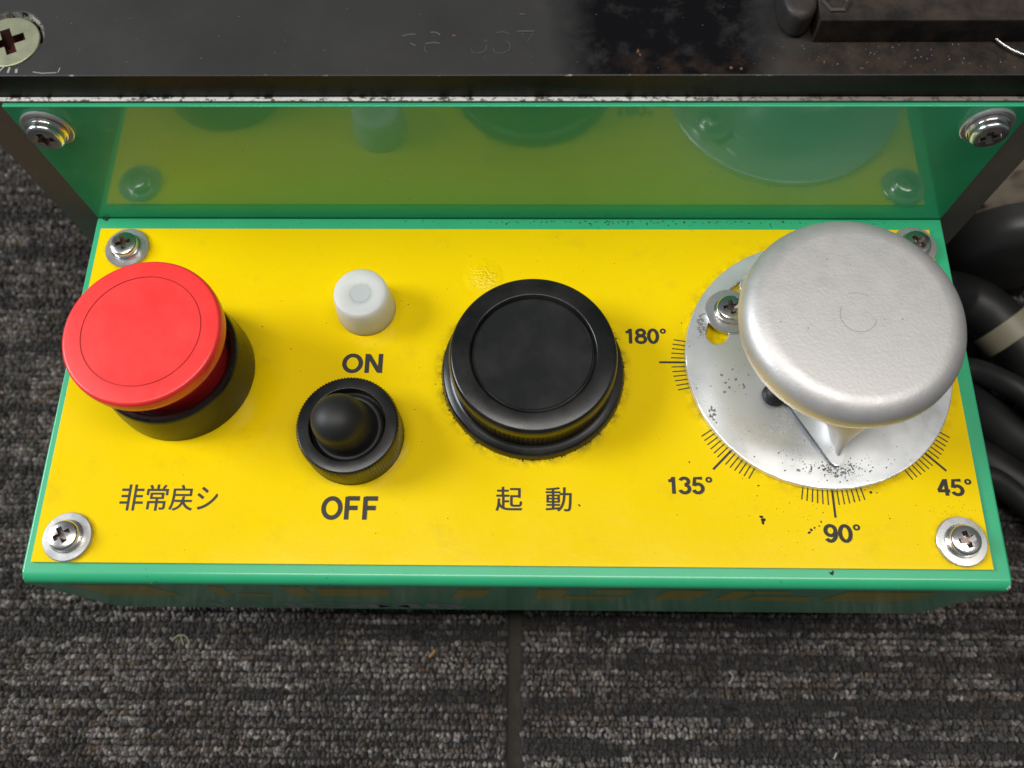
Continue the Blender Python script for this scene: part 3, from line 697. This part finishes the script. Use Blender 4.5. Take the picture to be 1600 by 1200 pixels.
plain('grey_smear', (0.24, 0.235, 0.225, 1), .8)
def ok_disc(x, y): return math.hypot(x-DX, y-DY) < 36.2 and not (abs(math.hypot(x-DX, y-DY)-slot_r) < 3.6 and sa0-.1 < math.atan2(y-DY, x-DX) < sa1+.13)
dsm = [(random.gauss(cx_, sx_), random.gauss(cy_, sy_), ZD-.02, random.uniform(.2, .7)) for cx_, cy_, sx_, sy_, n_ in ((53.6, 72.8, .7, 2.2, 60), (55, 47, .6, 1.2, 22), (87, 30.6, 3.5, 1.0, 45), (62, 57, 2, 2, 14)) for _ in range(n_)]
o = add('dial_smears', flecks('dial_smears', [d for d in dsm if ok_disc(d[0], d[1])], 'grey_smear', .1, .3), ad); o['kind'] = 'stuff'
# dark crumbs on the yellow plate
FL = [(-22.9, 83.8), (6.7, 95.9), (-33.4, 82.3), (-32.4, 80.6), (-31.5, 81.1), (-22.4, 56.0), (17.9, 21.2, .5), (66.9, 17.7, .85), (66.4, 18.5, .7), (66.7, 16.8, .5), (78.7, 14.4, .75), (79.3, 15.1, .55), (80.2, 15.6, .4), (81.5, 16.1, .3), (82.1, 17.3, .45), (70.6, 18.8), (65.8, 24.2), (73.2, 14.7), (75.2, 11.7), (78.6, 17.8), (81.3, 20.8), (82.9, 19.8), (96.4, 25.3, .5), (100.4, 18.3), (98.0, 25.3), (-36.5, 13.3), (48.2, 33.5, .35), (62.2, 28.9), (66.4, 27.0, .45), (54.9, 46.9), (-13.6, 97.4), (29.7, 94.9), (48.6, 75.4), (40.3, 40.2), (95.0, 26.1), (61.6, 48.8), (29.0, 72.2), (-51.0, 48.2), (-27.9, 48.3), (-25.3, 38.9), (-27.2, 60.9), (-69.2, 82.2), (-17.4, 17.5), (-38.3, 76.0), (12.5, 104.1), (-20.5, 100.7), (-84.9, 44.2), (-73.9, 73.8), (-64.7, 66.7), (-61.2, 59.8), (-55.2, 74.9), (-5.3, 13.2)]
fl = [(f[0], f[1], ZL, f[2] if len(f) > 2 else random.uniform(.14, .3)) for f in FL]
for k in range(130): fl.append((random.uniform(-125, 123), random.uniform(7, 105), ZL, random.uniform(.04, .14)))
for k in range(70): fl.append((random.gauss(80, 14), random.uniform(8, 26), ZL, random.uniform(.05, .18)))
for k in range(50): fl.append((random.gauss(118, 5), 20.5+random.gauss(0, 1.0), ZL, random.uniform(.04, .15)))
for k in range(90): fl.append((random.uniform(-127, 124), 5.3+abs(random.gauss(0, .25)), ZL-.05, random.uniform(.05, .2)))
o = add('plate_crumbs', flecks('plate_crumbs', fl, 'grime', .1, .3), lp); o['kind'] = 'stuff'
# crumbs caught in the bend between top and back plate
ck = [(random.gauss(40, 35), 110.3-abs(random.gauss(0, .7)), 0.0, random.uniform(.08, .38)) for _ in range(150)]+[(random.uniform(-128, 128), random.uniform(107.2, 110.8), 0.0, random.uniform(.06, .2)) for _ in range(50)]+[(-126.9, 110.6, 0.0, .8), (83.4, 3.9, 0.0, .7), (84, 4.3, 0, .5), (-128, 110.8, 0, .5)]
ck = [c for c in ck if abs(c[0]) < 128.5]
o = add('seam_crumbs', flecks('seam_crumbs', ck, 'grime', .1, .3), box_t); o['kind'] = 'stuff'
pc = [(129.4, .9, -.55, .5), (129.0, .5, -1.0, .4), (-129.5, 1.0, -.5, .3), (-96, .2, -1.9, .28), (-40, .25, -1.8, .25), (30.5, 1.2, -.5, .22), (-60.2, 1.3, -.45, .2), (101, .6, -1.1, .2), (-129.6, 60, -.3, .2), (129.6, 70, -.3, .22)]
o = add('edge_chips', flecks('edge_chips', pc, 'scratch', .1, .3), box_t); o['kind'] = 'stuff'
kf = [(64.2, 71.3, .4), (63.3, 70.7, .35), (62.1, 62.8, .35), (66.4, 60.2, .4), (63.6, 57.8, .35), (62.7, 59.0), (77.6, 78.5), (80.0, 77.8), (85.7, 76.2), (86.5, 76.0), (68.5, 49.7), (68.4, 50.5), (92.0, 60.8), (93.8, 63.1), (96.5, 61.0), (73.0, 58.5)]
kk = []
for f in kf+[(86+random.uniform(-20, 20), 63+random.uniform(-20, 20), random.uniform(.04, .12)) for _ in range(90)]:
    r = math.hypot(f[0]-86, f[1]-63.1)
    if r > 24.5: continue
    z = np.interp(r, [0, 12, 19, 22.6, 25.3], [34.52, 34.5, 34.43, 34.3, 33.6])
    kk.append((f[0], f[1], z-.02, f[2] if len(f) > 2 else random.uniform(.15, .28)))
o = add('knob_crumbs', flecks('knob_crumbs', kk, 'grime', .1, .3), ad); o['kind'] = 'stuff'

# ------------------------------------------------------------------ things on the floor to the right
mt = thing('motor', 'dark rounded motor casing to the right of the control box', 'motor', (192, 140, ZC))
bm_ = lathe('casing', [(0, 0), (18, 0), (22.5, 2), (24.6, 6), (25, 10), (25, 15), (0, 17)], 'motor_paint', 64, 40)
add('casing', bm_, mt, (192, 131.5, ZC+26), (math.radians(-90), 0, 0))
add('foot', box('foot', 174, 210, 133, 147, ZC-1.2, ZC+10, 'black_hose', 1.5), mt)
def hose(pts, r, label, mat='black_hose'):
    o = add('hose', tube('hose', pts, r, mat, 20)); o['label'] = label; o['category'] = 'hose'; o['group'] = 'black hoses beside the box'; return o
h1 = hose([(128, 100, -40), (150, 114, -58), (168, 120, -70), (181, 114, -72), (194, 96, -74), (208, 71, -80), (234, 52, -84), (280, 44, -84)], 10.0, 'black hose with a pale clamp band')
hose([(128, 84, -48), (150, 86, -64), (172, 80, -80), (196, 62, -86), (226, 42, -86), (275, 12, -86)], 8.2, 'middle black hose just below the clamped one')
hose([(128, 60, -50), (148, 66, -70), (166, 64, -84), (188, 50, -87), (214, 28, -87), (250, -20, -87)], 8.0, 'lowest black hose nearest the corner of the box')
hose([(140, 74, -70), (160, 88, -66), (182, 84, -70), (204, 66, -70), (240, 60, -80)], 4.6, 'thin black hose crossing over the middle hose')
hose([(150, 40, -88), (170, 52, -82), (186, 44, -84), (206, 18, -88), (220, -20, -89)], 4.6, 'thin black hose at the bottom of the bundle')
# clamp band with a brass bolt round the first hose
band = lathe('clamp_band', [(10.1, -4), (10.7, -4), (10.7, 4), (10.1, 4)], 'beige_band', 48)
d = (Vector((194, 96, -74))-Vector((181, 114, -72))).normalized()
q_ = d.to_track_quat('Z', 'Y')
cb = thing('hose_clamp', 'pale clamp band with a brass bolt round the black hose', 'clamp', (187, 106.5, ZC))
add('clamp_band', band, cb, (187, 106.5, -72.6), q_.to_euler())
add('brass_bolt', lathe('brass_bolt', [(0, 0), (4.2, 0), (4.4, 2.4), (3.4, 3.8), (0, 4.4)], 'brass', 24, 40), cb, (195.5, 115, -64), (0.3, .5, 0))
add('bolt_tab', box('bolt_tab', -5, 5, -4, 4, -.8, .8, 'bare_steel', .2), cb, (195.5, 113, -67), (0.3, .5, .5))
# crumpled beige cloth
bm = bmesh.new(); bmesh.ops.create_icosphere(bm, subdivisions=4, radius=1)
from mathutils import noise as mn
for v in bm.verts:
    p = v.co.copy(); k = 1+.35*mn.noise(p*1.7)+.22*mn.noise(p*4.1)+.1*mn.noise(p*9)
    v.co = Vector((p.x*24*k, p.y*16*k, max(p.z, -.55)*14*k))
cl = add('cloth', from_bm(bm, 'cloth', 'cloth', 80), None, (216, 180, ZC+7)); cl['label'] = 'crumpled beige cloth behind the dark motor casing'; cl['category'] = 'cloth'
